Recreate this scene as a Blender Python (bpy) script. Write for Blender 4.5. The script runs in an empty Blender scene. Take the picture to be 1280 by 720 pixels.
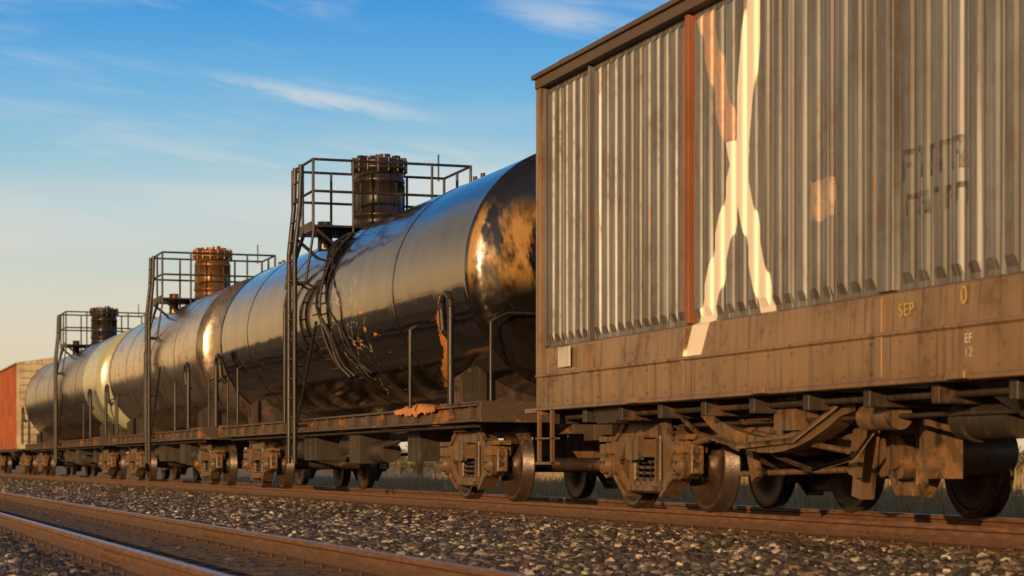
import bpy, math, random
import numpy as np
from mathutils import Vector, Matrix, Euler
random.seed(7); np.random.seed(7)
S=bpy.context.scene
COL=S.collection
TH=math.radians(18.5)
D=8.67            # lateral distance of main track centre
ZF=-0.11          # foreground rail top
# ------------------------------------------------------------------ builder
class B:
    def __init__(s): s.v=[];s.f=[];s.sm=[]
    def add(s,vs,fs,smooth=False):
        o=len(s.v); s.v.extend([tuple(v) for v in vs])
        for f in fs: s.f.append(tuple(i+o for i in f)); s.sm.append(smooth)
    def box(s,c,d,rot=None):
        x,y,z=[k/2 for k in d]
        vs=[Vector((a*x,b*y,e*z)) for a in(-1,1) for b in(-1,1) for e in(-1,1)]
        if rot is not None:
            m=Euler(rot).to_matrix(); vs=[m@v for v in vs]
        c=Vector(c); vs=[v+c for v in vs]
        s.add(vs,[(0,1,3,2),(4,6,7,5),(0,4,5,1),(2,3,7,6),(0,2,6,4),(1,5,7,3)])
    def bx(s,x0,x1,y0,y1,z0,z1): s.box(((x0+x1)/2,(y0+y1)/2,(z0+z1)/2),(abs(x1-x0),abs(y1-y0),abs(z1-z0)))
    def cyl(s,p0,p1,r,r1=None,seg=12,caps=True):
        p0=Vector(p0);p1=Vector(p1); r1=r if r1 is None else r1
        a=(p1-p0); 
        if a.length<1e-6: return
        q=a.to_track_quat('Z','Y')
        A=[];C=[]
        for i in range(seg):
            t=2*math.pi*i/seg; w=q@Vector((math.cos(t),math.sin(t),0))
            A.append(p0+w*r);C.append(p1+w*r1)
        s.add(A+C,[(i,(i+1)%seg,seg+(i+1)%seg,seg+i) for i in range(seg)],True)
        if caps:
            s.add(A,[tuple(range(seg-1,-1,-1))]); s.add(C,[tuple(range(seg))])
    def tube(s,pts,r,seg=8):
        for a,b in zip(pts[:-1],pts[1:]): s.cyl(a,b,r,seg=seg)
    def lathe(s,prof,o,axis='X',seg=40,smooth=True,rings=None):
        vs=[];fs=[]
        o=Vector(o)
        for a,r in prof:
            for i in range(seg):
                t=2*math.pi*i/seg; c,sn=math.cos(t)*r,math.sin(t)*r
                if axis=='X': v=(a,c,sn)
                elif axis=='Y': v=(sn,a,c)
                else: v=(c,sn,a)
                vs.append(Vector(v)+o)
        for k in range(len(prof)-1):
            for i in range(seg):
                j=(i+1)%seg
                fs.append((k*seg+i,k*seg+j,(k+1)*seg+j,(k+1)*seg+i))
        s.add(vs,fs,smooth)
    def prism(s,poly,y0,y1):  # poly in (x,z), extruded along y
        n=len(poly)
        vs=[(x,y0,z) for x,z in poly]+[(x,y1,z) for x,z in poly]
        fs=[(i,(i+1)%n,n+(i+1)%n,n+i) for i in range(n)]+[tuple(range(n-1,-1,-1)),tuple(range(n,2*n))]
        s.add(vs,fs)
    def prismx(s,poly,x0,x1): # poly in (y,z), extruded along x
        n=len(poly)
        vs=[(x0,y,z) for y,z in poly]+[(x1,y,z) for y,z in poly]
        fs=[(i,(i+1)%n,n+(i+1)%n,n+i) for i in range(n)]+[tuple(range(n-1,-1,-1)),tuple(range(n,2*n))]
        s.add(vs,fs)
    def mesh(s,name):
        me=bpy.data.meshes.new(name); me.from_pydata(s.v,[],s.f)
        me.polygons.foreach_set('use_smooth',s.sm)
        import bmesh
        bm=bmesh.new(); bm.from_mesh(me); bmesh.ops.recalc_face_normals(bm,faces=bm.faces); bm.to_mesh(me); bm.free()
        me.update(); return me
    def obj(s,name,mat,parent=None,bevel=0,loc=(0,0,0)):
        me=s.mesh(name); return mkobj(name,me,mat,parent,bevel,loc)
def mkobj(name,me,mat=None,parent=None,bevel=0,loc=(0,0,0)):
    o=bpy.data.objects.new(name,me); COL.objects.link(o)
    if mat and not me.materials: me.materials.append(mat)
    o.location=loc
    if parent: o.parent=parent
    if bevel:
        m=o.modifiers.new('bev','BEVEL'); m.width=bevel; m.segments=1; m.limit_method='ANGLE'; m.angle_limit=math.radians(40)
    return o
def empty(name,loc):
    o=bpy.data.objects.new(name,None); COL.objects.link(o); o.location=loc; return o
# ------------------------------------------------------------------ shader helper
class NT:
    def __init__(s,tree): s.t=tree; s.n=tree.nodes; s.l=tree.links
    def setin(s,sock,v):
        if isinstance(v,bpy.types.NodeSocket): s.l.new(v,sock)
        elif v is not None: sock.default_value=v
    def m(s,op,a,b=None,c=None,clamp=False):
        n=s.n.new('ShaderNodeMath'); n.operation=op; n.use_clamp=clamp
        s.setin(n.inputs[0],a)
        if b is not None: s.setin(n.inputs[1],b)
        if c is not None: s.setin(n.inputs[2],c)
        return n.outputs[0]
    def noise(s,vec,scale,detail=4,rough=.55,dist=0):
        n=s.n.new('ShaderNodeTexNoise'); s.setin(n.inputs['Vector'],vec); n.inputs['Scale'].default_value=scale
        n.inputs['Detail'].default_value=detail; n.inputs['Roughness'].default_value=rough; n.inputs['Distortion'].default_value=dist
        return n.outputs['Fac']
    def voro(s,vec,scale,out='Distance',feature='F1'):
        n=s.n.new('ShaderNodeTexVoronoi'); n.feature=feature; s.setin(n.inputs['Vector'],vec); n.inputs['Scale'].default_value=scale; return n.outputs[out]
    def sst(s,x,a,b,lo=0.,hi=1.):
        n=s.n.new('ShaderNodeMapRange'); n.interpolation_type='SMOOTHSTEP'; s.setin(n.inputs[0],x)
        n.inputs[1].default_value=a;n.inputs[2].default_value=b;n.inputs[3].default_value=lo;n.inputs[4].default_value=hi
        return n.outputs[0]
    def mix(s,f,a,b,mode='MIX'):
        n=s.n.new('ShaderNodeMix'); n.data_type='RGBA'; n.blend_type=mode
        s.setin(n.inputs[0],f)
        for k,v in((6,a),(7,b)):
            if isinstance(v,tuple) and len(v)==3: v=v+(1,)
            s.setin(n.inputs[k],v)
        return n.outputs[2]
    def ramp(s,f,stops):
        n=s.n.new('ShaderNodeValToRGB'); s.setin(n.inputs[0],f); cr=n.color_ramp
        cr.elements[0].position=stops[0][0]; cr.elements[0].color=stops[0][1]+(1,)
        cr.elements[1].position=stops[-1][0]; cr.elements[1].color=stops[-1][1]+(1,)
        for p,c in stops[1:-1]:
            e=cr.elements.new(p); e.color=c+(1,)
        return n.outputs[0]
    def scale(s,vec,sc,loc=(0,0,0)):
        n=s.n.new('ShaderNodeMapping'); s.setin(n.inputs[0],vec); n.inputs['Scale'].default_value=sc; n.inputs['Location'].default_value=loc; return n.outputs[0]
    def sep(s,vec):
        n=s.n.new('ShaderNodeSeparateXYZ'); s.setin(n.inputs[0],vec); return n.outputs
    def comb(s,x,y,z):
        n=s.n.new('ShaderNodeCombineXYZ')
        for i,v in enumerate((x,y,z)): s.setin(n.inputs[i],v)
        return n.outputs[0]
    def bump(s,h,st,dist=.02,nrm=None):
        n=s.n.new('ShaderNodeBump'); s.setin(n.inputs['Height'],h); n.inputs['Strength'].default_value=st; n.inputs['Distance'].default_value=dist
        if nrm is not None: s.setin(n.inputs['Normal'],nrm)
        return n.outputs[0]
    def rect(s,y,z,cy,cz,hy,hz):
        a=s.m('LESS_THAN',s.m('ABSOLUTE',s.m('SUBTRACT',y,cy)),hy)
        b=s.m('LESS_THAN',s.m('ABSOLUTE',s.m('SUBTRACT',z,cz)),hz)
        return s.m('MULTIPLY',a,b)
    def line(s,y,z,p0,p1,w,k2=.86):
        (y0,z0),(y1,z1)=p0,p1
        k=(y1-y0)/(z1-z0)
        yy=s.m('MULTIPLY_ADD',s.m('SUBTRACT',z,z0),k,y0)
        d=s.m('ABSOLUTE',s.m('SUBTRACT',y,yy))
        a=s.sst(d,w,w*k2)
        lo,hi=min(z0,z1),max(z0,z1)
        b=s.m('LESS_THAN',s.m('ABSOLUTE',s.m('SUBTRACT',z,(lo+hi)/2)),(hi-lo)/2)
        return s.m('MULTIPLY',a,b)
def newmat(name):
    m=bpy.data.materials.new(name); m.use_nodes=True; t=NT(m.node_tree)
    p=t.n['Principled BSDF']; tc=t.n.new('ShaderNodeTexCoord').outputs['Object']
    return m,t,p,tc
def weathered(name,base,rust=(.16,.07,.03),dirt=(.09,.06,.04),rough=.55,metal=0.,ramt=.35,damt=.5,spec=.5,bumpst=.15,extra=None,ior=None,dent=0.,lowz=None,rvar=.3):
    m,t,p,tc=newmat(name)
    x,y,z=t.sep(tc)[0:3]
    n1=t.noise(tc,1.3,3,.6); n2=t.noise(tc,9,4,.68)
    n3=t.noise(tc,45,1,.6)
    streak=t.noise(t.scale(tc,(6,9,.35)),1.6,2,.6)
    col=t.mix(t.sst(n1,.35,.7),base,tuple(c*.72 for c in base))
    col=t.mix(t.m('MULTIPLY',t.sst(streak,.48,.72),damt),col,dirt)
    r=t.m('MULTIPLY',t.sst(t.m('MULTIPLY_ADD',n2,.5,t.m('MULTIPLY',n1,.55)),.56,.66),ramt)
    col=t.mix(r,col,rust)
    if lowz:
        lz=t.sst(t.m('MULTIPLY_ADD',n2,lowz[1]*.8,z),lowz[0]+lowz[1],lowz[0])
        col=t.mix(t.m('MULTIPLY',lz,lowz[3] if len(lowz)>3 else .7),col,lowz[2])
    col=t.mix(t.m('MULTIPLY',n3,.4),col,t.mix(1.,col,(.5,.47,.45),'MULTIPLY'))
    rg=t.m('ADD',t.m('MULTIPLY_ADD',n2,rvar,rough-rvar/2),t.m('MULTIPLY',r,.25),clamp=True)
    if extra: col,rg=extra(t,col,rg,x,y,z,n1,n2,n3,tc)
    t.setin(p.inputs['Base Color'],col); t.setin(p.inputs['Roughness'],rg)
    p.inputs['Metallic'].default_value=metal; p.inputs['Specular IOR Level'].default_value=spec
    if ior: p.inputs['IOR'].default_value=ior
    h=t.m('MULTIPLY',n2,bumpst*.16)
    if bumpst>.2: h=t.m('MULTIPLY_ADD',n3,bumpst*.07,h)
    if dent: h=t.m('MULTIPLY_ADD',t.noise(tc,1.1,1,.5),dent,h)
    b=t.bump(h,1.,.05)
    t.setin(p.inputs['Normal'],b)
    return m
# ------------------------------------------------------------------ materials
HC=11.76  # hopper centre t
def yy(v): return v-HC
def white_legs(t,yw,z):
    b=t.line(yw,z,(yy(15.60),3.12),(yy(14.98),1.66),.155)
    c1=t.line(yw,z,(yy(15.20),4.4),(yy(15.45),3.0),.17)
    c2=t.line(yw,z,(yy(15.45),3.0),(yy(16.32),1.38),.19)
    return t.m('MAXIMUM',b,t.m('MAXIMUM',c1,c2))
def hopper_extra(t,col,rg,x,y,z,n1,n2,n3,tc):
    yw=t.m('ADD',y,t.m('MULTIPLY_ADD',n2,.02,-.01))
    s1=t.noise(t.scale(tc,(1,7.5,.12)),1.7,3,.6)
    col=t.mix(t.sst(s1,.42,.66,0.,.7),col,(.06,.05,.04))
    s2=t.noise(t.scale(tc,(1,13,.1),(3,1,5)),1.3,2,.6)
    col=t.mix(t.sst(s2,.55,.68,0.,.7),col,(.38,.39,.40))
    s3=t.noise(t.scale(tc,(1,4,.5),(7,2,1)),2.2,4,.7)
    col=t.mix(t.sst(s3,.60,.68,0.,.7),col,(.13,.065,.03))
    band=t.sst(t.m('ABSOLUTE',t.m('SUBTRACT',yw,yy(16.52))),.17,.07)
    col=t.mix(t.m('MULTIPLY',band,.85),col,(.30,.085,.025))
    a=t.line(yw,z,(yy(16.2),4.3),(yy(15.60),3.0),.17)
    col=t.mix(t.m('MULTIPLY',a,t.m('MULTIPLY',t.sst(n2,.3,.62,.4,.85),t.sst(z,3.0,3.2))),col,(.50,.30,.20))
    w=t.m('MULTIPLY',white_legs(t,yw,z),t.sst(n2,.22,.40,.85,1.))
    col=t.mix(w,col,(.82,.77,.66))
    r=t.rect(t.m('ADD',yw,t.m('MULTIPLY_ADD',n2,.12,-.06)),t.m('ADD',z,t.m('MULTIPLY_ADD',n2,.12,-.06)),yy(14.02),2.44,.17,.15)
    col=t.mix(t.m('MULTIPLY',r,t.sst(n2,.3,.65,.15,.6)),col,(.50,.36,.25))
    acc=None
    for row,(zc,hh) in enumerate(((2.52,.11),(2.24,.08))):
        for k in range(5):
            c=12.72-.165*k-(.05 if row else 0)
            rs=[(c+.045,zc,.016,hh),(c,zc+hh-.02,.05,.02)]
            if (k+row)%2==0: rs.append((c-.02,zc,.03,.018))
            if k%3==1: rs.append((c-.04,zc,.014,hh))
            for q in rs:
                v=t.rect(yw,z,yy(q[0]),q[1],q[2],q[3]); acc=v if acc is None else t.m('MAXIMUM',acc,v)
    col=t.mix(t.m('MULTIPLY',acc,t.sst(n2,.35,.6,.3,.85)),col,(.02,.017,.014))
    return col,t.m('MAXIMUM',rg,t.m('MULTIPLY',w,.6))
def sill_extra(t,col,rg,x,y,z,n1,n2,n3,tc):
    yw=t.m('ADD',y,t.m('MULTIPLY_ADD',n2,.02,-.01))
    return t.mix(white_legs(t,yw,z),col,(.80,.72,.58)),rg
M_hop=weathered('hopper_paint',(.18,.192,.20),rust=(.15,.075,.035),ramt=.35,damt=.45,rough=.40,spec=.6,metal=.25,lowz=(1.5,.9,(.13,.08,.045),.6),extra=hopper_extra)
M_sill=weathered('hopper_sill_paint',(.26,.165,.09),rust=(.14,.065,.03),dirt=(.07,.045,.028),ramt=.6,damt=.8,rough=.36,metal=.2,lowz=(.95,.4,(.12,.06,.03),.7),extra=sill_extra)
M_roof=weathered('roof_steel',(.10,.07,.05),ramt=.6,rough=.6)
M_rustpost=weathered('rusty_post',(.26,.09,.035),ramt=.6,rough=.65)
M_cast=weathered('cast_truck_steel',(.15,.088,.044),rust=(.30,.15,.055),dirt=(.02,.014,.009),ramt=.6,damt=1.,rough=.45,bumpst=.9,spec=.6)
M_dark=weathered('grimy_underframe',(.032,.024,.017),rust=(.13,.06,.03),ramt=.6,rough=.55,bumpst=.5)
M_black=weathered('black_ladder_steel',(.014,.012,.010),rust=(.08,.035,.018),ramt=.35,rough=.45)
M_wheel=weathered('wheel_steel',(.06,.038,.027),rust=(.17,.085,.04),ramt=.8,rough=.4,metal=.35,bumpst=.4)
M_deck=weathered('tank_car_frame',(.07,.045,.03),rust=(.28,.12,.04),ramt=.9,rough=.5,bumpst=.3)
M_dome=weathered('dome_black',(.025,.02,.016),rust=(.10,.048,.022),ramt=.45,rough=.35,metal=.3)
M_domeg=weathered('dome_bronze',(.24,.115,.035),rust=(.08,.037,.018),ramt=.7,rough=.36,metal=.55)
def tankA_extra(t,col,rg,x,y,z,n1,n2,n3,tc):
    c0=30.95
    yw=t.m('ADD',y,t.m('MULTIPLY_ADD',n2,.5,-.25)); zw=t.m('ADD',z,t.m('MULTIPLY_ADD',n1,.3,-.15))
    orange=(.62,.23,.04)
    def ell(cy,cz,ry,rz):
        a=t.m('POWER',t.m('DIVIDE',t.m('SUBTRACT',yw,cy-c0),ry),2.); b=t.m('POWER',t.m('DIVIDE',t.m('SUBTRACT',zw,cz),rz),2.)
        return t.sst(t.m('ADD',a,b),1.1,.8)
    o=t.m('MAXIMUM',t.line(yw,z,(24.2-c0,2.5),(24.9-c0,1.85),.15,.6),t.line(yw,z,(24.9-c0,1.86),(26.2-c0,1.47),.2,.6))
    o=t.m('MAXIMUM',o,t.m('MULTIPLY',ell(28.6,2.0,1.3,.8),t.sst(t.noise(t.scale(tc,(1,1,3.5)),2.6,4,.7),.63,.66)))
    side=t.m('LESS_THAN',x,0.)
    o=t.m('MULTIPLY',o,side)
    col=t.mix(t.m('MULTIPLY',o,.9),col,orange)
    sc=t.m('ABSOLUTE',t.m('SUBTRACT',t.noise(tc,1.7,2,.6,.6),.5))
    scm=t.m('MULTIPLY',t.m('MULTIPLY',t.sst(sc,.008,.003),ell(29.1,2.5,1.1,1.)),side)
    col=t.mix(t.m('MULTIPLY',scm,.6),col,(.50,.42,.30))
    # golden sunlit reflection painted into the near head's colour
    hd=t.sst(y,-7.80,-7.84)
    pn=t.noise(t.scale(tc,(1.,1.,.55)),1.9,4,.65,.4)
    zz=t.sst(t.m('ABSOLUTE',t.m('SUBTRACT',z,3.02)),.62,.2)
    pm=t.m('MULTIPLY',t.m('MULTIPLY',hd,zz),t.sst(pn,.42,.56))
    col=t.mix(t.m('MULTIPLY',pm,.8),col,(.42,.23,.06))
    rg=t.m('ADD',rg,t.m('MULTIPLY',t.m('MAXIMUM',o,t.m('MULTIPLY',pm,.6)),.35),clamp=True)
    return col,rg
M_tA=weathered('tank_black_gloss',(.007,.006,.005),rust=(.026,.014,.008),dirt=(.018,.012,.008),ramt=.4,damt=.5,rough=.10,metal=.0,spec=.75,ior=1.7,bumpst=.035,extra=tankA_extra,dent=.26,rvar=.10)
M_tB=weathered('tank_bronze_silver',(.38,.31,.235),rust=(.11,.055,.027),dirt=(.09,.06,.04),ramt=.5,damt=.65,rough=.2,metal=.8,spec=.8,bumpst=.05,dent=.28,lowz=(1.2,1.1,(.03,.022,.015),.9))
def tankC_extra(t,col,rg,x,y,z,n1,n2,n3,tc):
    f=t.sst(y,-7.4,-7.3)
    return t.mix(f,t.mix(t.m('MULTIPLY',n2,.8),(.36,.38,.24),(.25,.25,.15)),col),rg
M_tC=weathered('tank_dark_worn',(.025,.02,.015),rust=(.10,.05,.025),ramt=.55,rough=.25,metal=.1,spec=.8,bumpst=.08,extra=tankC_extra)
M_orange=weathered('boxcar_orange',(.38,.09,.025),rust=(.15,.05,.02),ramt=.5,rough=.6)
M_cream=weathered('boxcar_cream',(.50,.42,.26),rust=(.25,.12,.05),ramt=.4,rough=.6)
M_white=weathered('white_placard',(.6,.57,.5),ramt=.15,rough=.6)
M_yel=weathered('yellow_lettering',(.50,.36,.10),ramt=.1,rough=.6)
M_spill=weathered('orange_residue',(.62,.24,.045),rust=(.30,.10,.02),ramt=.5,rough=.6,bumpst=.8)
def railmat():
    m,t,p,tc=newmat('rusty_rail')
    geo=t.n.new('ShaderNodeNewGeometry'); nz=t.sep(geo.outputs['Normal'])[2]
    n=t.noise(t.scale(tc,(8,1.5,8)),4,3,.65); n2=t.noise(tc,60,2,.6)
    col=t.mix(t.sst(n,.3,.7),(.22,.105,.045),(.10,.045,.022)); col=t.mix(t.m('MULTIPLY',n2,.6),col,(.06,.03,.018))
    z=t.sep(tc)[2]
    top=t.m('MULTIPLY',t.sst(nz,.8,.97),t.m('GREATER_THAN',z,-.03))
    col=t.mix(t.sst(z,-.03,-.12,0.,.6),col,(.05,.027,.016))
    col=t.mix(top,col,t.mix(n,(.74,.50,.28),(.50,.29,.14)))
    t.setin(p.inputs['Base Color'],col)
    t.setin(p.inputs['Metallic'],t.m('MULTIPLY',top,.6)); t.setin(p.inputs['Roughness'],t.m('MULTIPLY_ADD',top,-.2,t.m('MULTIPLY_ADD',n2,.2,.45)))
    t.setin(p.inputs['Normal'],t.bump(t.m('ADD',n2,n),.5,.006)); return m
M_rail=railmat()
M_tie=weathered('creosote_tie',(.06,.045,.03),rust=(.12,.07,.04),ramt=.5,rough=.85,bumpst=.8)
M_plate=weathered('tie_plate_rust',(.06,.032,.018),rust=(.14,.065,.03),ramt=.5,rough=.7,bumpst=.5)
def groundmat():
    m,t,p,tc=newmat('ground_ballast_and_dirt')
    x,y,z=t.sep(tc)[0:3]
    v=t.voro(tc,22,'Color'); vd=t.voro(tc,22); n=t.noise(tc,.8,3,.6)
    g=t.sep(v)[0]
    bal=t.mix(g,(.012,.010,.009),(.05,.042,.034))
    gr=t.mix(t.noise(tc,.35,4,.65),(.13,.11,.055),(.27,.21,.11))
    f=t.m('MULTIPLY',t.sst(t.m('ADD',x,n),-4.,-2.),t.sst(t.m('ADD',x,n),13.6,12.4))
    t.setin(p.inputs['Base Color'],t.mix(f,gr,bal)); p.inputs['Roughness'].default_value=.9
    t.setin(p.inputs['Normal'],t.bump(vd,.9,.04)); return m
M_ground=groundmat()
def stonemat():
    m,t,p,tc=newmat('ballast_stone')
    r=t.n.new('ShaderNodeObjectInfo').outputs['Random']
    pos=t.n.new('ShaderNodeNewGeometry').outputs['Position']; x=t.sep(pos)[0]
    n=t.noise(pos,.9,2,.6); n2=t.noise(pos,60,1,.6)
    col=t.ramp(r,[(0.,(.02,.017,.014)),(.45,(.055,.045,.036)),(.72,(.11,.09,.07)),(.87,(.24,.20,.155)),(1.,(.64,.57,.47))])
    col=t.mix(t.m('MULTIPLY',n2,.7),col,t.mix(1.,col,(.4,.36,.32),'MULTIPLY'))
    col=t.mix(t.sst(n,.42,.7,0.,.6),col,t.mix(1.,col,(.75,.5,.32),'MULTIPLY'))
    inn=t.m('MULTIPLY',t.sst(x,1.2,1.7),t.sst(x,3.8,3.45))  # shadow and oil between the foreground rails, put into the stone colour
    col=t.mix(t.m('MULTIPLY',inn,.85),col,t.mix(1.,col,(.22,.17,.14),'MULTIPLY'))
    near=t.m('MULTIPLY',t.sst(x,7.2,7.8),.6)
    col=t.mix(near,col,(.10,.055,.032))
    t.setin(p.inputs['Base Color'],col); p.inputs['Roughness'].default_value=.6
    return m
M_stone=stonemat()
# ------------------------------------------------------------------ ground
PROF=[(-2500,-.6),(-400,-.6),(-60,-.58),(-6,-.55),(-2,-.36),(0,-.33),(1.2,-.29),(1.86,-.30),(2.02,-.32),(3.28,-.32),(3.46,-.29),(4.5,-.27),(6.3,-.25),(7.2,-.19),(8.0,-.178),(9.3,-.178),(10.2,-.2),(11.2,-.45),(14,-.6),(26,-.45),(60,.25),(120,.42),(2500,.44)]
PX=[p[0] for p in PROF]; PZ=[p[1] for p in PROF]
def strip(y0,y1,prof,ny=1):
    vs=[];fs=[]
    ys=np.linspace(y0,y1,ny+1)
    for y_ in ys:
        for x,z in prof: vs.append((x,y_,z))
    n=len(prof)
    for j in range(ny):
        for i in range(n-1): fs.append((j*n+i,j*n+i+1,(j+1)*n+i+1,(j+1)*n+i))
    return vs,fs
g=B(); vs,fs=strip(-2500,2500,PROF,20); g.add(vs,fs); g.obj('ground',M_ground)
def rock(seed):
    import bmesh
    rnd=random.Random(seed); bm=bmesh.new(); bmesh.ops.create_icosphere(bm,subdivisions=1,radius=1)
    sx,sy,sz=rnd.uniform(.8,1.2),rnd.uniform(.7,1.1),rnd.uniform(.5,.85)
    for v in bm.verts:
        k=rnd.uniform(.72,1.2); v.co=Vector((v.co.x*sx*k,v.co.y*sy*k,v.co.z*sz*k))
    me=bpy.data.meshes.new('stone'); bm.to_mesh(me); bm.free(); me.materials.append(M_stone)
    return bpy.data.objects.new('stone_src_%d'%seed,me)
RC=bpy.data.collections.new('stone_sources')
for i in range(8): RC.objects.link(rock(i))
def ballast(name,y0,y1,x0,x1,density,s0,s1,seed):
    prof=[(x0,np.interp(x0,PX,PZ))]+[p for p in PROF if x0<p[0]<x1]+[(x1,np.interp(x1,PX,PZ))]
    b=B(); vs,fs=strip(y0,y1,prof); b.add(vs,fs); 
    o=b.obj(name,M_stone)
    ng=bpy.data.node_groups.new('scatter_'+name,'GeometryNodeTree')
    ng.interface.new_socket('Geometry',in_out='INPUT',socket_type='NodeSocketGeometry')
    ng.interface.new_socket('Geometry',in_out='OUTPUT',socket_type='NodeSocketGeometry')
    N=ng.nodes; L=ng.links
    gi=N.new('NodeGroupInput'); go=N.new('NodeGroupOutput')
    dp=N.new('GeometryNodeDistributePointsOnFaces'); dp.inputs['Density'].default_value=density; dp.inputs['Seed'].default_value=seed
    ip=N.new('GeometryNodeInstanceOnPoints'); ci=N.new('GeometryNodeCollectionInfo'); ci.inputs['Collection'].default_value=RC
    ci.inputs['Separate Children'].default_value=True; ip.inputs['Pick Instance'].default_value=True
    rr=N.new('FunctionNodeRandomValue'); rr.data_type='FLOAT_VECTOR'
    rr.inputs[0].default_value=(-.5,-.5,0); rr.inputs[1].default_value=(.5,.5,6.28)
    rs=N.new('FunctionNodeRandomValue'); rs.data_type='FLOAT'; rs.inputs[2].default_value=0.; rs.inputs[3].default_value=1.; rs.inputs['Seed'].default_value=3
    pw=N.new('ShaderNodeMath'); pw.operation='POWER'; pw.inputs[1].default_value=2.
    ma=N.new('ShaderNodeMath'); ma.operation='MULTIPLY_ADD'; ma.inputs[1].default_value=s1-s0; ma.inputs[2].default_value=s0
    L.new(rs.outputs[1],pw.inputs[0]); L.new(pw.outputs[0],ma.inputs[0])
    L.new(gi.outputs[0],dp.inputs['Mesh']); L.new(dp.outputs['Points'],ip.inputs['Points']); L.new(ci.outputs[0],ip.inputs['Instance'])
    L.new(rr.outputs[0],ip.inputs['Rotation']); L.new(ma.outputs[0],ip.inputs['Scale']); L.new(ip.outputs[0],go.inputs[0])
    md=o.modifiers.new('scatter','NODES'); md.node_group=ng
    return o
bl=empty('ballast_gravel',(0,0,0))
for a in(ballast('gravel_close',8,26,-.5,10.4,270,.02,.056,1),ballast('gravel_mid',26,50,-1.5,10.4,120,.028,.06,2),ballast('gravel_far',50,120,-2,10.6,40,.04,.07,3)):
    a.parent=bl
# ------------------------------------------------------------------ tracks
def rail(b,x,y0,y1):
    h=[(-.03,.0),(.03,0),(.036,-.006),(.036,-.032),(.010,-.046),(.0085,-.14),(.07,-.158),(.07,-.172),(-.07,-.172),(-.07,-.158),(-.0085,-.14),(-.010,-.046),(-.036,-.032),(-.036,-.006)]
    b.prism([(x+a,c) for a,c in h],y0,y1)
def track(xc,zt,y0,y1,tietop):
    root=empty('railway_track',(xc,0,zt))
    for nm,s in(('near_rail',-1),('far_rail',1)):
        b=B(); rail(b,s*.7175,y0,y1); b.obj(nm,M_rail,root)
    b=B(); rnd=random.Random(int(xc*10)); y=-10
    p=B()
    while y<130:
        b.box((rnd.uniform(-.04,.04),y,tietop-.09),(2.6,.23,.18),(0,0,rnd.uniform(-.02,.02)))
        for s in(-1,1):
            p.box((s*.7175,y,tietop+.009),(.36,.19,.016))
            for q in(-1,1):
                p.cyl((s*.7175+q*.085,y+.05*q,tietop+.01),(s*.7175+q*.085,y+.05*q,tietop+.045),.014,seg=6)
        y+=.56+rnd.uniform(-.03,.03)
    b.obj('ties',M_tie,root,.01); p.obj('tie_plates_and_spikes',M_plate,root)
    j=B()
    for s in(-1,1):
        for y_ in(16.5+s*2,28.4+s*2,40.3,52):
            for q in(-1,1):
                j.box((s*.7175+q*.02,y_,-.09),(.022,.9,.075))
                for k in range(6): j.cyl((s*.7175+q*.03,y_-.38+k*.152,-.09),(s*.7175+q*.052,y_-.38+k*.152,-.09),.015,seg=6)
    j.obj('joint_bars',M_rail,root)
track(D,0,-40,500,-.176)
track((1.94+3.375)/2,ZF,-40,500,-.176)
# ------------------------------------------------------------------ truck (bogie)
def plate_mesh(outer,holes,th,bev):
    cu=bpy.data.curves.new('pl','CURVE'); cu.dimensions='2D'; cu.fill_mode='BOTH'; cu.extrude=th/2; cu.bevel_depth=bev; cu.bevel_resolution=1; cu.offset=-bev
    for poly in [outer]+holes:
        sp=cu.splines.new('POLY'); sp.points.add(len(poly)-1)
        for p,(a,c) in zip(sp.points,poly): p.co=(a,c,0,1)
        sp.use_cyclic_u=True
    o=bpy.data.objects.new('pl',cu); COL.objects.link(o)
    bpy.context.view_layer.update()
    me=bpy.data.meshes.new_from_object(o.evaluated_get(bpy.context.evaluated_depsgraph_get()))
    vs=[(v.co.z,v.co.x,v.co.y) for v in me.vertices]; fs=[tuple(p.vertices) for p in me.polygons]
    bpy.data.objects.remove(o); return vs,fs
outer=[(-1.13,.34),(-1.13,.60),(-1.02,.66),(-.72,.67),(-.46,.82),(-.2,.86),(.2,.86),(.46,.82),(.72,.67),(1.02,.66),(1.13,.60),(1.13,.34),(1.02,.31),(.74,.33),(.44,.15),(-.44,.15),(-.74,.33),(-1.02,.31)]
holes=[[(-.27,.28),(-.27,.68),(.27,.68),(.27,.28)],[(-.70,.45),(-.42,.70),(-.37,.70),(-.37,.27),(-.46,.27)],[(.70,.45),(.42,.70),(.37,.70),(.37,.27),(.46,.27)]]
pv,pf=plate_mesh(outer,holes,.10,.018)
WB=.93; WR=.44
tf=B()
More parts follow.
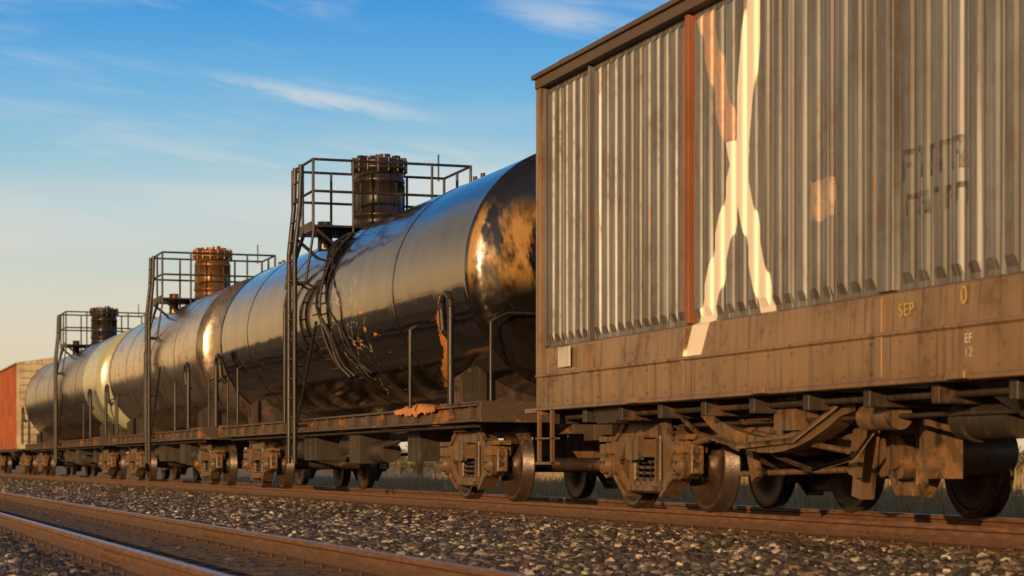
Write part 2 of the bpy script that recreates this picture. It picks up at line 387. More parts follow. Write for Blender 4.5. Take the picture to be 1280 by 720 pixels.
for s in(-1,1):
    tf.add([(v[0]+s*1.0,v[1],v[2]+.02) for v in pv],pf)
    for q in(-1,1):
        tf.box((s*1.0,q*.60,.765),(.19,.32,.035),(q*-.5,0,0)); tf.box((s*1.0,q*.60,.235),(.19,.36,.035),(q*.54,0,0))
        tf.box((s*1.0,q*1.0,.70),(.2,.30,.05)); tf.box((s*1.0,q*.32,.48),(.17,.045,.42))
        tf.cyl((s*.93,q*WB,WR),(s*1.10,q*WB,WR),.135,seg=24); tf.cyl((s*1.10,q*WB,WR),(s*1.15,q*WB,WR),.10,.085,seg=24)
        for k in range(3):
            a=k*2.094+.5; tf.cyl((s*1.14,q*WB+.055*math.cos(a),WR+.055*math.sin(a)),(s*1.17,q*WB+.055*math.cos(a),WR+.055*math.sin(a)),.018,seg=6)
        tf.box((s*1.0,q*WB,.60),(.24,.3,.10))
        tf.box((s*1.06,q*.55,.86),(.06,.07,.16)); tf.cyl((s*1.07,q*.7,.78),(s*1.07,q*.2,.95),.016)
        tf.cyl((s*1.05,q*.36,.30),(s*1.05,q*.36,.66),.022)
    tf.box((s*1.0,0,.215),(.22,.75,.05)); tf.box((s*1.0,0,.87),(.2,.8,.05))
    tf.box((s*1.06,0,.60),(.24,.44,.17)); tf.box((s*1.17,0,.60),(.05,.34,.22))
    tf.box((s*1.07,.0,.60),(.26,.12,.10))
tf.box((0,0,.62),(2.0,.36,.24)); tf.cyl((0,0,.7),(0,0,.84),.22,seg=24)
for q in(-1,1):
    tf.cyl((-.78,q*.42,.38),(.78,q*.42,.38),.035)
    for s in(-1,1): tf.box((s*.75,q*.47,.40),(.1,.07,.30),(q*.2,0,0)); tf.cyl((s*.75,q*.43,.40),(s*.2,q*.2,.40),.025)
TRF=tf.mesh('truck_frame'); TRF.materials.append(M_cast)
sp=B()
for s in(-1,1):
    for y_ in(-.17,0,.17):
        n=40; pts=[]
        for i in range(n+1):
            a=i/n*2*math.pi*4.5; pts.append((s*1.0+.068*math.cos(a),y_+.068*math.sin(a),.27+.25*i/n))
        sp.tube(pts,.017,6)
SPR=sp.mesh('springs'); SPR.materials.append(M_dark)
wh=B()
WP=[(.60,.10),(.68,.13),(.69,.34),(.68,.40),(.675,.455),(.685,.468),(.70,.468),(.715,.445),(.82,.435),(.828,.425),(.828,.375),(.80,.36),(.755,.33),(.745,.24),(.765,.16),(.83,.125),(.84,.12),(.84,.09)]
for q in(-1,1):
    for s in(-1,1): wh.lathe([(s*a,r) for a,r in WP],(0,q*WB,WR),'X',48)
    wh.cyl((-1.0,q*WB,WR),(1.0,q*WB,WR),.082,seg=20)
WHM=wh.mesh('wheelsets'); WHM.materials.append(M_wheel)
def truck(root,y):
    mkobj('truck_frame',TRF,None,root,.008,(0,y,0)); mkobj('truck_springs',SPR,None,root,0,(0,y,0)); mkobj('wheelsets',WHM,None,root,0,(0,y,0))
def coupler(b,y,s):
    b.bx(-.17,.17,y,y+s*.35,.72,1.0); b.bx(-.09,.09,y+s*.3,y+s*.75,.78,.95)
    b.box((.03,y+s*.86,.865),(.30,.30,.30),(0,0,.2*s)); b.cyl((-.1,y+s*.95,.70),(-.1,y+s*.95,1.03),.06)
    pts=[(.35,y+s*.1,.8),(.36,y+s*.35,.72),(.34,y+s*.5,.5),(.26,y+s*.65,.32),(.15,y+s*.85,.30)]
    b.tube(pts,.025)
# ------------------------------------------------------------------ hopper car
hop=empty('covered_hopper_car',(D,HC,0))
L2=8.6
def T(t): return t-HC
b=B()
b.bx(-1.5,1.5,-L2+.12,L2-.1,1.60,4.37)
def ribs(b,y0,y1,z0,z1,side,pitch=.215,w=.145,h=.030,xs=1.5):
    n=max(1,round((y1-y0)/pitch)); p=(y1-y0)/n
    for i in range(n):
        c=y0+(i+.5)*p; hw=w/2; f=.026; e=.08
        prof=[(c-hw,0),(c-hw+f*.4,h*.75),(c-hw+f*1.2,h),(c+hw-f*1.2,h),(c+hw-f*.4,h*.75),(c+hw,0)]
        vs=[]
        for y,x in prof: vs.append((side*(xs-.001+x),y,z0+e*(x/h)**.7)); 
        for y,x in prof: vs.append((side*(xs-.001+x),y,z1-.04*(x/h)))
        k=len(prof); fs=[(i_,i_+1,k+i_+1,k+i_) for i_ in range(k-1)]+[tuple(range(k)),tuple(range(k,2*k))]
        b.add(vs,fs)
posts=[20.28,18.94,16.52,13.01,9.5,6.1,3.26]
for s in(-1,1):
    for a,c in zip(posts[1:],posts[:-1]):
        ga=.16 if a==13.01 else .06; gc=.16 if c==13.01 else .06
        ribs(b,T(a)+ga,T(c)-gc,1.70,4.30,s)
b.obj('body_ribbed_sides',M_hop,hop,.003)
b=B()
for s in(-1,1):
    for t in posts:
        w=.24 if t==13.01 else .05
        if t==16.52: continue
        if t>20: w=.14
        b.bx(s*1.49,s*1.545,T(t)-w/2,T(t)+w/2,1.665,4.345)
b.obj('side_posts',M_hop,hop,.006)
b=B()
for s in(-1,1): b.bx(s*1.49,s*1.55,T(16.52)-.04,T(16.52)+.04,1.665,4.345)
b.obj('rusty_side_post',M_rustpost,hop,.006)
b=B()
for s in(-1,1):
    b.prism([(s*1.48,1.62),(s*1.515,1.662),(s*1.56,1.64),(s*1.575,1.37),(s*1.48,1.37)],-L2+.06,L2-.04)
    b.prism([(s*1.48,1.375),(s*1.60,1.375),(s*1.605,1.35),(s*1.59,1.34),(s*1.59,1.04),(s*1.605,1.03),(s*1.605,1.0),(s*1.30,1.0),(s*1.30,1.03),(s*1.48,1.04)],-L2,L2)
    for k in range(int(2*L2/.42)):
        y=-L2+.3+k*.42
        b.cyl((s*1.585,y,1.30),(s*1.60,y,1.30),.013,seg=8); b.cyl((s*1.585,y,1.09),(s*1.60,y,1.09),.013,seg=8)
    for t in posts: b.bx(s*1.56,s*1.597,T(t)-.05,T(t)+.05,1.05,1.62)
    for t in(11.9,14.9,17.6): b.bx(s*1.59,s*1.64,T(t)-.12,T(t)+.12,1.005,1.06)
for e in(-1,1): b.bx(-1.58,1.58,e*(L2-.12),e*(L2+.0),.95,1.37)
b.obj('side_sill',M_sill,hop,.005)
b=B()
for s in(-1,1):
    b.bx(s*1.46,s*1.60,-L2+.02,L2+.02,4.35,4.45); b.bx(s*1.46,s*1.63,-L2-.02,L2+.06,4.452,4.50)
b.prism([(-1.6,4.47),(1.6,4.47),(.9,4.66),(.3,4.72),(-.3,4.72),(-.9,4.66)],-L2,L2)
for k in range(9): b.prism([(-1.61,4.50),(1.61,4.50),(.9,4.70),(.3,4.76),(-.3,4.76),(-.9,4.70)],-L2+.9+k*1.95,-L2+.98+k*1.95)
b.box((-1.3,L2-.6,4.54),(.4,.35,.08))
b.bx(-.35,.35,-L2,L2+.1,4.86,4.90)
for k in range(12): b.bx(-.3,.3,-L2+.5+k*1.5,-L2+.55+k*1.5,4.7,4.86)
b.obj('roof_and_eaves',M_roof,hop,.005)
b=B()
for e in(-1,1):
    for s in(-1,1):
        b.bx(s*1.46,s*1.585,e*(L2-.12),e*(L2+.03),1.37,4.36)
    for k in range(6): b.bx(-1.45,1.45,e*(L2-.1),e*(L2+.0),1.9+k*.42,1.98+k*.42)
    b.bx(-1.6,1.6,e*L2,e*(L2+.35),.98,1.03)
    for s in(-1,1):
        for k in range(7): b.tube([(s*1.15,e*(L2+.1),1.5+k*.4),(s*1.5,e*(L2+.1),1.5+k*.4)],.012)
        b.bx(s*1.13,s*1.17,e*(L2+.0),e*(L2+.12),1.4,4.2); b.bx(s*1.5,s*1.54,e*(L2+.04),e*(L2+.12),1.4,4.3)
        b.bx(s*1.56,s*1.60,e*(L2-.05),e*(L2-.09),.45,1.0);b.bx(s*1.56,s*1.60,e*(L2-.45),e*(L2-.49),.45,1.0);b.bx(s*1.5,s*1.62,e*(L2-.05),e*(L2-.49),.44,.47);b.bx(s*1.5,s*1.62,e*(L2-.05),e*(L2-.49),.70,.72)
    coupler(b,e*L2,e)
b.obj('end_posts_ladders_coupler',M_sill,hop,.004)
b=B()
b.bx(-.2,.2,-L2,L2,.68,.98); b.bx(-.34,.34,-L2,L2,.962,.99)
for k in range(18):
    y=-L2+.5+k*.97; b.bx(-1.5,1.5,y-.05,y+.05,.86,1.0)
for s in(-1,1):
    b.tube([(s*1.35,-L2+.3,.93),(s*1.35,L2-.3,.93)],.03); b.tube([(s*1.2,-L2+.3,.80),(s*1.2,L2-2.9,.80)],.02)
    b.bx(s*.95,s*1.15,-L2,L2,.90,.98)
for t in(18.7,4.8): b.prismx([(T(t)-.25,.84),(T(t)+.25,.84),(T(t)+.4,1.0),(T(t)-.4,1.0)],-1.45,1.45)
for t in(8.0,10.9):
    for s in(-1,1):
        b.add([(s*.25,T(t)-1.2,1.0),(s*1.4,T(t)-1.2,1.0),(s*1.4,T(t)+1.2,1.0),(s*.25,T(t)+1.2,1.0),(s*.4,T(t)-.4,.42),(s*.95,T(t)-.4,.42),(s*.95,T(t)+.4,.42),(s*.4,T(t)+.4,.42)],[(0,1,5,4),(1,2,6,5),(2,3,7,6),(3,0,4,7),(4,5,6,7)])
        b.bx(s*.35,s*1.0,T(t)-.5,T(t)+.5,.34,.42)
b.cyl((-1.05,T(12.75),.76),(-1.05,T(12.0),.76),.14,seg=24); b.cyl((-1.05,T(12.6),.76),(-1.05,T(12.56),.76),.16,seg=24)
b.obj('underframe',M_dark,hop,.006)
b=B()
b.cyl((-.95,T(16.3),.72),(-.95,T(15.5),.72),.17,seg=24); b.cyl((-.95,T(15.5),.72),(-.95,T(15.42),.72),.20,seg=24)
b.cyl((-.95,T(15.42),.72),(-.95,T(14.6),.66),.03); b.box((-.95,T(14.5),.66),(.05,.14,.62),(.25,0,0))
b.cyl((-1.05,T(14.6),.90),(-1.0,T(17.9),.62),.03); b.cyl((-.6,T(14.5),.42),(-.7,T(17.2),.36),.028); b.cyl((-1.1,T(14.4),.55),(-1.15,T(16.9),.80),.025)
b.box((-.85,T(16.7),.62),(.06,.12,.66),(-.4,0,0)); b.box((-.5,T(15.2),.60),(.9,.10,.10),(0,0,.4))
b.cyl((-.3,T(15.2),.55),(.8,T(15.2),.55),.2,seg=20)
pts=[]
for i in range(13):
    f=i/12; pts.append((T(16.9-2.9*f),.88-.34*math.sin(math.pi*min(1,f*1.05))**.8 if f<.95 else .85))
for (ya,za),(yb,zb) in zip(pts[:-1],pts[1:]):
    b.add([(x,y,z) for x in(-1.25,-1.08) for y,z in((ya,za),(yb,zb),(yb,zb+.13),(ya,za+.13))],[(0,1,2,3),(4,7,6,5),(0,4,5,1),(3,2,6,7)])
b.tube([(-1.3,T(17.4),.95),(-1.32,T(16.8),.72),(-1.30,T(16.0),.60),(-1.28,T(15.0),.64),(-1.3,T(14.2),.9)],.022)
b.tube([(-1.1,T(13.6),.95),(-1.15,T(14.2),.50),(-1.1,T(15.0),.40),(-1.05,T(15.8),.52),(-1.1,T(16.5),.9)],.018)
b.bx(-1.3,-1.1,T(14.9),T(15.3),.72,1.0)
b.cyl((-1.2,T(13.9),.80),(-1.2,T(13.4),.80),.10,seg=20)
b.add([(v[0]-.60,v[1]*.42+T(14.25),v[2]*.9+.06) for v in pv],pf)
b.cyl((-.5,T(14.25),.5),(-.76,T(14.25),.5),.17,seg=28); b.cyl((-.76,T(14.25),.5),(-.80,T(14.25),.5),.10,seg=24)
b.bx(-.8,-.42,T(14.0),T(14.5),.80,1.0); b.bx(-.85,-.55,T(13.62),T(13.74),.34,1.0); b.box((-.75,T(14.75),.55),(.12,.16,.75),(.18,0,0))
b.obj('brake_rigging',M_cast,hop,.006)
b=B()
b.lathe([(a,r) for a,r in WP],(0,T(15.55),WR),'X',48)
b.lathe([(-a+1.5,r) for a,r in WP],(0,T(15.55),WR),'X',48); b.cyl((-.2,T(15.55),WR),(1.0,T(15.55),WR),.08,seg=20)
b.obj('inner_wheelset',M_wheel,hop)
truck(hop,T(18.66)); truck(hop,T(4.9))
def text(s,t,z,size,mat,x,parent,name):
    cu=bpy.data.curves.new(name,'FONT'); cu.body=s; cu.size=size; cu.extrude=.0015; cu.space_character=1.15
    o=bpy.data.objects.new(name,cu); COL.objects.link(o); o.parent=parent; cu.materials.append(mat)
    o.rotation_euler=(math.pi/2,0,-math.pi/2); o.location=(x,t,z); return o
text('SEP',T(12.75),1.47,.13,M_yel,-1.578,hop,'sill_lettering'); text('0',T(11.93),1.50,.17,M_yel,-1.578,hop,'sill_number')
text('EF\n12',T(11.85),1.24,.09,M_white,-1.594,hop,'sill_stencil')
b=B(); b.bx(-1.60,-1.612,T(19.30),T(19.64),1.42,1.62)
b.obj('white_placard',M_white,hop)
# ------------------------------------------------------------------ tank cars
def tank_car(t0,t1,td,mat,dmat,seams,extra_end=.35,trk=(1.3,1.4)):
    c=(t0+t1)/2; root=empty('tank_car',(D,c,0))
    R=1.5; zc=2.76; y0=t0-c; y1=t1-c; Dm=td-c
    pr=[(y0-.26,.001)]
    for k in range(1,14):
        a=k/14*math.pi/2; pr.append((y0+.03-.29*math.cos(a),(R-.03)*math.sin(a)**.8))
    pr+= [(y0+.04,R-.02),(y0+.045,R+.004),(y0+.10,R+.004),(y0+.105,R),(y0+.13,R),(y0+.16,R)]
    for s in sorted(seams):
        s-=c; pr+=[(s-.06,R),(s-.035,R),(s-.03,R+.006),(s+.03,R+.006),(s+.035,R),(s+.06,R)]
    pr+=[(y1-.16,R),(y1-.12,R),(y1-.10,R),(y1-.09,R+.012),(y1-.02,R+.012),(y1-.01,R-.012)]
    for k in range(10,-1,-1):
        a=k/11*math.pi/2; pr.append((y1-.01+.30*math.cos(a),(R-.03)*math.sin(a)**.8 if k else .001))
    b=B(); b.lathe(pr,(0,0,zc),'Y',128); b.obj('tank_shell',mat,root)
    b=B()
    e0,e1=y0-extra_end,y1+extra_end
    for s in(-1,1):
        b.bx(s*1.30,s*1.46,e0,e1,1.12,1.15); b.bx(s*1.36,s*1.40,e0,e1,.97,1.118); b.bx(s*1.30,s*1.46,e0,e1,.94,.968)
        y=e0+.4
        while y<e1-.2:
            b.bx(s*1.40,s*1.455,y-.02,y+.02,.97,1.118); y+=.8
    for e in(e0,e1): b.bx(-1.46,1.46,e-.06,e+.06,.93,1.17)
    b.bx(-.3,.3,e0,e1,.80,1.12)
    y=e0+1.0
    while y<e1-.5:
        b.bx(-1.35,1.35,y-.06,y+.06,.96,1.10); y+=1.35
    b.bx(-1.46,-.9,e0,e0+1.6,1.152,1.18);b.bx(.9,1.46,e0,e0+1.6,1.152,1.18)
    coupler(b,e0,-1); coupler(b,e1,1)
    b.obj('frame',M_deck,root,.005)
    b=B()
    ty=[y0+trk[0],y1-trk[1]]
    for y in ty:
        poly=[(-1.20,1.1),(-1.22,1.5)]
        for k in range(11):
            a=math.radians(228+k*8.4); poly.append((R*math.cos(a),zc+R*math.sin(a)))
        poly+=[(1.22,1.5),(1.20,1.1)]
        b.prism(poly,y-.18,y-.14); b.prism(poly,y+.14,y+.18); b.bx(-1.2,1.2,y-.25,y+.25,.84,1.11)
    b.cyl((-.8,Dm-2.2,.72),(-.8,Dm-1.3,.72),.2,seg=20); b.cyl((-.9,Dm+1.0,.70),(-.9,Dm+1.8,.70),.18,seg=20)
    b.bx(-1.2,-.7,Dm-.6,Dm+.2,.5,.95); b.cyl((-.5,ty[0],.55),(-.6,Dm-1,.60),.025); b.cyl((-.6,Dm+1,.55),(-.5,ty[1],.55),.025)
    b.cyl((0,Dm-.1,.55),(0,Dm-.1,1.3),.18,seg=16)
    b.bx(-1.25,-.8,Dm-3.6,Dm-3.0,.45,.95); b.cyl((-1.0,Dm-4.4,.62),(-1.0,Dm-3.7,.62),.16,seg=20); b.cyl((-1.1,Dm-5.2,.75),(-1.1,Dm-2.2,.55),.03)
    b.bx(-1.0,-.4,Dm-5.9,Dm-5.3,.48,.95); b.box((-.7,Dm-4.9,.6),(.08,.14,.6),(.35,0,0))
    b.tube([(-1.3,e0+.5,.90),(-1.3,e1-.5,.90)],.025)
    b.obj('saddles_and_brake_gear',M_dark,root,.005)
    b=B(); z0=4.15
    b.lathe([(z0-.1,.62),(z0+.1,.60),(z0+.12,.50),(z0+.14,.42),(z0+.3,.40),(z0+.32,.43),(z0+.36,.43),(z0+.38,.395),(z0+.85,.385),(z0+.87,.42),(z0+.93,.42),(z0+.95,.40),(z0+1.06,.40),(z0+1.08,.46),(z0+1.13,.46),(z0+1.135,.44),(z0+1.17,.44),(z0+1.175,.46),(z0+1.22,.455),(z0+1.23,.43),(z0+1.26,.36),(z0+1.30,.001)],(0,Dm,0),'Z',40)
    for k in range(16):
        a=k*2*math.pi/16+.1; p=(.44*math.cos(a),Dm+.44*math.sin(a))
        b.cyl((p[0],p[1],z0+1.04),(p[0],p[1],z0+1.25),.022,seg=6)
        if k%2: b.box((p[0]*.9,Dm+(p[1]-Dm)*.9,z0+1.26),(.1,.1,.06),(0,0,a))
        if k%2: b.box((p[0]*.91,Dm+(p[1]-Dm)*.91,z0+.6),(.03,.03,.5))
    b.cyl((.1,Dm,z0+1.25),(.1,Dm,z0+1.36),.09); b.cyl((-.12,Dm+.1,z0+1.25),(-.12,Dm+.1,z0+1.33),.12)
    b.cyl((.9,Dm-.2,z0-.25),(.9,Dm-.2,z0+.35),.09); b.cyl((-.85,Dm+.3,z0-.25),(-.85,Dm+.3,z0+.25),.11)
    b.obj('dome',dmat,root)
    b=B(); p0,p1=Dm-.85,Dm+.65; zp=4.20
    for s in(-1,1):
        b.bx(s*.48,s*1.30,p0,p1,zp-.02,zp+.02); b.bx(s*1.28,s*1.31,p0,p1,zp-.07,zp+.08)
        for y in(p0,p1): b.cyl((s*1.25,y,zp-.05),(s*.95,y,zc+1.15),.03); b.cyl((s*1.28,y,zp),(s*1.42,y,zc+.55),.022)
        for y in(p0,(p0+p1)/2,p1): b.cyl((s*1.30,y,zp-.05),(s*1.30,y,zp+1.05),.024)
        for zz in(1.05,.55): b.cyl((s*1.30,p0,zp+zz),(s*1.30,p1,zp+zz),.022)
        for y in(p0-.02,p0+.40):
            b.tube([(s*1.60,y,.45),(s*1.60,y,zc+1.0),(s*1.52,y,zp+.3),(s*1.50,y,zp+.95)],.040)
        z=.55
        while z<zp+.8:
            xx=1.60 if z<zc+1 else 1.60-.1*(z-zc-1)/(zp+.95-zc-1)
            b.cyl((s*xx,p0-.02,z),(s*xx,p0+.40,z),.018); z+=.31
        for z in(1.05,2.0,3.3): b.cyl((s*1.60,p0,z),(s*1.36,p0,z),.02); b.cyl((s*1.60,p0+.38,z),(s*1.36,p0+.38,z),.02)
        b.tube([(s*1.56,p0+.9,1.1),(s*1.56,p0+.9,zc+.2),(s*1.45,p0+.7,zc+.9),(s*1.28,p0+.65,zp)],.03)
        b.cyl((s*1.56,p0-.02,1.1),(s*1.53,p0-1.2,2.6),.022)
    for y in(p0,p1):
        for zz in(0,.55,1.05): b.cyl((-1.30,y,zp+zz),(1.30,y,zp+zz),.022)
        for x in(-.65,.65): b.cyl((x,y,zp-.1),(x,y,zp+1.05),.022)
    b.bx(-1.3,1.3,p0,p0+.3,zp-.02,zp+.02); b.cyl((1.2,p1,zp+1.0),(1.2,p1,zp+1.45),.015)
    for s in(-1,1):
        for ye,dr in((y0+.25,1),(y1-.25,-1)):
            pts=[(s*1.62,ye,1.15),(s*1.62,ye,2.30)]
            for k in range(1,7):
                a=k/6*math.pi; pts.append((s*1.62,ye+dr*(.19-.19*math.cos(a)),2.30+.17*math.sin(a)))
            pts+=[(s*1.60,ye+dr*.38,2.05),(s*1.50,ye+dr*.38,1.95)]
            b.tube(pts,.042,10)
            b.cyl((s*1.58,ye+dr*1.9,1.15),(s*1.58,ye+dr*1.9,2.15),.026)
            b.cyl((s*1.58,ye+dr*1.9,2.15),(s*1.48,ye+dr*1.9,2.2),.026)
    for e in(y0,y1):
        sg=-1 if e==y0 else 1
        b.tube([(-1.3,e+sg*.30,1.15),(-1.3,e+sg*.30,2.1),(-1.1,e+sg*.32,2.2),(1.1,e+sg*.32,2.2),(1.3,e+sg*.30,2.1),(1.3,e+sg*.30,1.15)],.02)
    b.obj('ladder_platform_railings',M_black,root)
    for y in ty: truck(root,y)
    return root
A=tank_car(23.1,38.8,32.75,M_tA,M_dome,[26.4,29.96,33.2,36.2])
b=B(); c=30.95; zc=2.76
for k,(ta,tb,r) in enumerate(((31.2,29.6,.022),(30.9,29.9,.022),(31.0,28.6,.018))):
    pts=[]
    for i in range(16):
        a=math.radians(128+i*6.2); f=i/15
        pts.append(((1.56+.05*math.sin(i))*math.cos(a),ta+(tb-ta)*f-c,zc+1.56*math.sin(a)))
    b.tube(pts,r)
for i in range(14):
    a=math.radians(130+i*6.5); 
    b.cyl((1.56*math.cos(a),30.9-c-.2*i/14,zc+1.56*math.sin(a)),(1.56*math.cos(a),30.5-c-.3*i/14,zc+1.56*math.sin(a)),.014)
b.tube([(1.56*math.cos(math.radians(130+i*6.5)),30.5-c-.3*i/14,zc+1.56*math.sin(math.radians(130+i*6.5))) for i in range(14)],.02)
b.obj('shell_hoses',M_black,A)
b=B(); rnd=random.Random(5); N_=26; ring=[]
for i in range(N_):
    f=i/(N_-1); y=24.5+1.9*f-c; w=.02+.12*math.sin(math.pi*f)*rnd.uniform(.7,1.1); h=1.157+.05*math.sin(math.pi*f)*rnd.uniform(.5,1.2)
    ring.append([(-1.475,y,1.10-.08*rnd.random()*math.sin(math.pi*f)),(-1.478,y,1.152),(-1.44,y,h),(-1.40+w*.8,y,h),(-1.36+w,y,1.152)])
vs=[p for r in ring for p in r]; fs=[(i*5+j,i*5+j+1,(i+1)*5+j+1,(i+1)*5+j) for i in range(N_-1) for j in range(4)]
b.add(vs,fs,True); b.obj('spilled_residue',M_spill,A)
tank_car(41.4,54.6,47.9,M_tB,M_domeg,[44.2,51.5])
tank_car(57.3,78,67.3,M_tC,M_dome,[62.2,70,74])
# ------------------------------------------------------------------ boxcar
def boxcar(t0,t1,ms,me_):
    c=(t0+t1)/2; root=empty('boxcar',(D,c,0)); y0,y1=t0-c,t1-c
    b=B(); b.bx(-1.5,1.5,y0+.05,y1-.05,1.1,4.25)
    n=int((y1-y0)/.6)
    for s in(-1,1):
        for k in range(n):
            y=y0+.3+k*.6; b.bx(s*1.49,s*1.55,y-.06,y+.06,1.15,4.2)
        b.bx(s*1.5,s*1.57,y0,y1,1.0,1.2); b.bx(s*1.49,s*1.60,-1.5,1.5,1.2,4.1)
    b.obj('body',ms,root,.01)
    b=B()
    for e,sg in((y0,-1),(y1,1)):
        b.bx(-1.52,1.52,e-.0,e+sg*-.048,1.0,4.27)
        for k in range(11): b.prismx([(e-sg*.0,1.25+k*.27),(e+sg*.07,1.33+k*.27),(e-sg*.0,1.42+k*.27)],-1.4,1.4)
    b.prism([(-1.58,4.26),(1.58,4.26),(1.58,4.32),(0,4.55),(-1.58,4.32)],y0-.04,y1+.04)
    b.obj('end_and_roof',me_,root,.01)
    b=B(); b.bx(-.3,.3,y0,y1,.75,1.08); coupler(b,y0,-1); coupler(b,y1,1)
    for s in(-1,1): b.bx(s*1.3,s*1.5,y0,y1,.92,1.0)
    b.obj('underframe',M_dark,root)
    truck(root,y0+2); truck(root,y1-2)
boxcar(81.2,96.5,M_orange,M_cream); boxcar(98.5,114,M_orange,M_cream)
# ------------------------------------------------------------------ vegetation
def leafmat(name,a,b_):
    m,t,p,tc=newmat(name); n=t.noise(tc,.5,2,.6)
    r=t.noise(tc,3.,1,.6)
    t.setin(p.inputs['Base Color'],t.mix(t.m('MULTIPLY_ADD',n,.6,t.m('MULTIPLY',r,.4)),a,b_)); p.inputs['Roughness'].default_value=.7; return m
M_grass=leafmat('dry_grass',(.16,.13,.055),(.46,.34,.17)); M_leaf=leafmat('leaves',(.03,.045,.012),(.09,.10,.03))
M_scrub=leafmat('scrub_leaves',(.07,.07,.025),(.20,.16,.07))
def tris(name,P,mat):
    n=len(P)//3; me=bpy.data.meshes.new(name); me.vertices.add(len(P)); me.vertices.foreach_set('co',P.astype(np.float32).ravel())
    me.loops.add(len(P)); me.loops.foreach_set('vertex_index',np.arange(len(P),dtype=np.int32)); me.polygons.add(n)
    me.polygons.foreach_set('loop_start',np.arange(0,len(P),3,dtype=np.int32)); me.update(calc_edges=True); me.validate()
    return mkobj(name,me,mat)
n=80000
u=np.random.rand(n)**1.3
x=12.8+u*50; y=np.random.uniform(10,75,n)+u*90*np.random.rand(n)
cl=(np.sin(x*2.1+y*.9)+np.sin(y*1.7-x))*.25+.6
h=np.random.uniform(.15,.65,n)*cl+.1
z=np.interp(x,PX,PZ)
a=np.random.rand(n)*6.28; w=.012+.0006*(x-11); lx=np.random.normal(0,.12,n); ly=np.random.normal(0,.12,n)
P=np.zeros((n,3,3)); P[:,0]=np.c_[x-w*np.cos(a),y-w*np.sin(a),z-.02]; P[:,1]=np.c_[x+w*np.cos(a),y+w*np.sin(a),z-.02]; P[:,2]=np.c_[x+lx,y+ly,z+h]
tris('grass',P.reshape(-1,3),M_grass)
def treeline(x0,x1,y0,y1,hmin,hmax,nt,name='tree_line',mat=None,ls=1.,zb=0.,m=90,nc=9):
    out=[]; 
    for i in range(nt):
        cx=random.uniform(x0,x1); cy=random.uniform(y0,y1); H=random.uniform(hmin,hmax); W=H*random.uniform(.35,.55)
        for k in range(4):
            a=k*1.57; q=.05*H/1.2*.6; out.append(np.array([[cx+q*math.cos(a),cy+q*math.sin(a),-.6],[cx+q*math.cos(a+1.57),cy+q*math.sin(a+1.57),-.6],[cx,cy,zb+H*.7]]))
        for c in range(nc):
            th=random.uniform(0,6.28); rr=random.uniform(0,W*.7); bx,by,bz=cx+rr*math.cos(th),cy+rr*math.sin(th),zb+H*random.uniform(.15,.85)
            d=np.random.normal(0,1,(m,3)); d/=np.linalg.norm(d,axis=1)[:,None]; rad=W*.42*np.random.rand(m)[:,None]**.4
            p=np.array([bx,by,bz])+d*rad; s=(.35+.25*np.random.rand(m)[:,None,None])*ls
            out.append((p[:,None,:]+np.random.normal(0,1,(m,3,3))*s*.6).reshape(-1,3))
    tris(name,np.concatenate(out),mat or M_leaf)
treeline(-130,-105,-60,400,5,10,130)
treeline(34,50,20,170,1.2,2.3,170,'bushes',M_scrub,.22,-.3,40,8)
# ------------------------------------------------------------------ light + sky
EL=9.; AZ=222.
az=math.radians(AZ); el=math.radians(EL)
sd=Vector((math.sin(az)*math.cos(el),math.cos(az)*math.cos(el),math.sin(el)))
ld=bpy.data.lights.new('sun','SUN'); ld.energy=5.; ld.angle=math.radians(.5); ld.color=(1,.62,.30)
lo=bpy.data.objects.new('sun',ld); COL.objects.link(lo); lo.rotation_euler=(-sd).to_track_quat('-Z','Y').to_euler(); lo.location=(-20,-20,20)
W=bpy.data.worlds.new('World'); S.world=W; W.use_nodes=True; t=NT(W.node_tree); bg=t.n['Background']
sky=t.n.new('ShaderNodeTexSky'); sky.sky_type='NISHITA'; sky.sun_disc=False; sky.sun_elevation=el; sky.sun_rotation=az; sky.air_density=1.2; sky.dust_density=1.5; sky.ozone_density=2.
gen=t.n.new('ShaderNodeTexCoord').outputs['Generated']
dx,dy,dz=t.sep(gen)[0:3]
azs=t.m('ARCTAN2',dx,dy)
def lin(r,g,b): return tuple(((c/255)/12.92 if c/255<.04045 else ((c/255+.055)/1.055)**2.4) for c in(r,g,b))
grad=t.ramp(dz,[(0.,lin(224,190,146)),(.03,lin(226,204,166)),(.07,lin(218,212,190)),(.107,lin(192,208,206)),(.145,lin(156,198,216)),(.182,lin(108,176,222)),(.22,lin(66,150,218)),(.4,lin(46,108,176)),(1.,lin(28,64,124))])
warm=t.ramp(dz,[(0.,(1.,.58,.24)),(.10,(1.,.62,.29)),(.17,(.74,.50,.29)),(.27,(.36,.29,.22)),(.5,(.15,.14,.13)),(1.,(.035,.05,.075))])  # unseen sun-side sky, made warm to shape the tanks' reflections
grad=t.mix(1.,grad,(10.,10.,10.),'MULTIPLY'); warm=t.mix(1.,warm,(13.,13.,13.),'MULTIPLY')
sdot=t.m('ADD',t.m('MULTIPLY',dx,sd.x),t.m('MULTIPLY',dy,sd.y))
side=t.m('MULTIPLY_ADD',dx,-.75,t.m('MULTIPLY',sdot,.5))
fac=t.m('MAXIMUM',t.sst(side,-.1,.55),t.sst(dx,.07,-.12))
base=t.mix(fac,grad,t.mix(.2,warm,sky.outputs[0]))
v=t.comb(t.m('MULTIPLY',azs,5.),t.m('MULTIPLY_ADD',dz,34.,t.m('MULTIPLY',azs,4.)),0.)
n1=t.noise(v,1.,5,.62,.5); nb=t.noise(t.comb(t.m('MULTIPLY',azs,2.6),t.m('MULTIPLY_ADD',dz,16.,t.m('MULTIPLY',azs,1.5)),3.),1.,4,.55,.3)
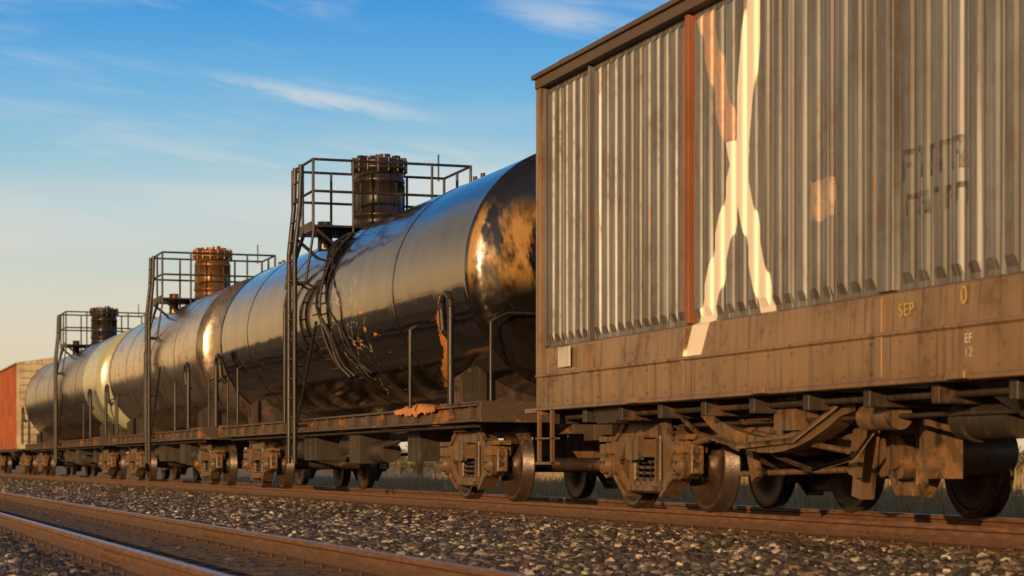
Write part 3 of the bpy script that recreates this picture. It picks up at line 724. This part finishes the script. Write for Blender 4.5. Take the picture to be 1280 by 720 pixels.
n3=t.noise(t.comb(t.m('MULTIPLY',azs,14.),t.m('MULTIPLY_ADD',dz,120.,t.m('MULTIPLY',azs,22.)),1.),1.,4,.65,.8)
soft=t.m('MULTIPLY',t.sst(nb,.40,.66),t.m('MULTIPLY',t.sst(dz,.20,.13),.7))
fine=t.m('MULTIPLY',t.sst(n1,.48,.74),t.m('MULTIPLY',n3,.8))
def wisp(a0,e0,a1,e1,w,st):
    k=(e1-e0)/(a1-a0)
    ee=t.m('MULTIPLY_ADD',t.m('SUBTRACT',azs,a0),k,e0)
    d=t.m('ADD',t.m('SUBTRACT',dz,ee),t.m('MULTIPLY_ADD',n3,.014,-.007))
    m=t.sst(t.m('ABSOLUTE',d),w,0.)
    u=t.m('DIVIDE',t.m('SUBTRACT',azs,a0),a1-a0); m2=t.m('MULTIPLY',t.sst(u,-.1,.5),t.sst(u,1.1,.5))
    return t.m('MULTIPLY',t.m('MULTIPLY',m,m2),t.sst(n3,.3,.65,st*.25,st))
w=t.m('MAXIMUM',wisp(.16,.184,.30,.163,.007,.75),wisp(.30,.223,.40,.200,.012,.5))
w=t.m('MAXIMUM',w,wisp(.20,.150,.38,.146,.014,.4))
cl=t.m('MAXIMUM',t.m('MAXIMUM',soft,fine),w,clamp=True)
cc=t.mix(t.sst(dz,.02,.16),(7.4,6.0,4.4),(7.4,7.4,7.1))
cl=t.m('MULTIPLY',cl,t.sst(fac,1.,.6))
col=t.mix(cl,base,cc)
t.setin(bg.inputs[0],col); bg.inputs[1].default_value=.1
# ------------------------------------------------------------------ camera
cd=bpy.data.cameras.new('camera'); co=bpy.data.objects.new('camera',cd); COL.objects.link(co); S.camera=co
cd.sensor_width=36; cd.lens=2585/1280*36; cd.shift_y=219/1280; cd.clip_end=6000; cd.clip_start=.05
cd.dof.use_dof=True; cd.dof.focus_distance=23.; cd.dof.aperture_fstop=2.8
co.location=(0,0,.456); co.rotation_euler=(math.pi/2,0,-TH)
S.view_settings.view_transform='Standard'; S.view_settings.look='None'; S.view_settings.exposure=0
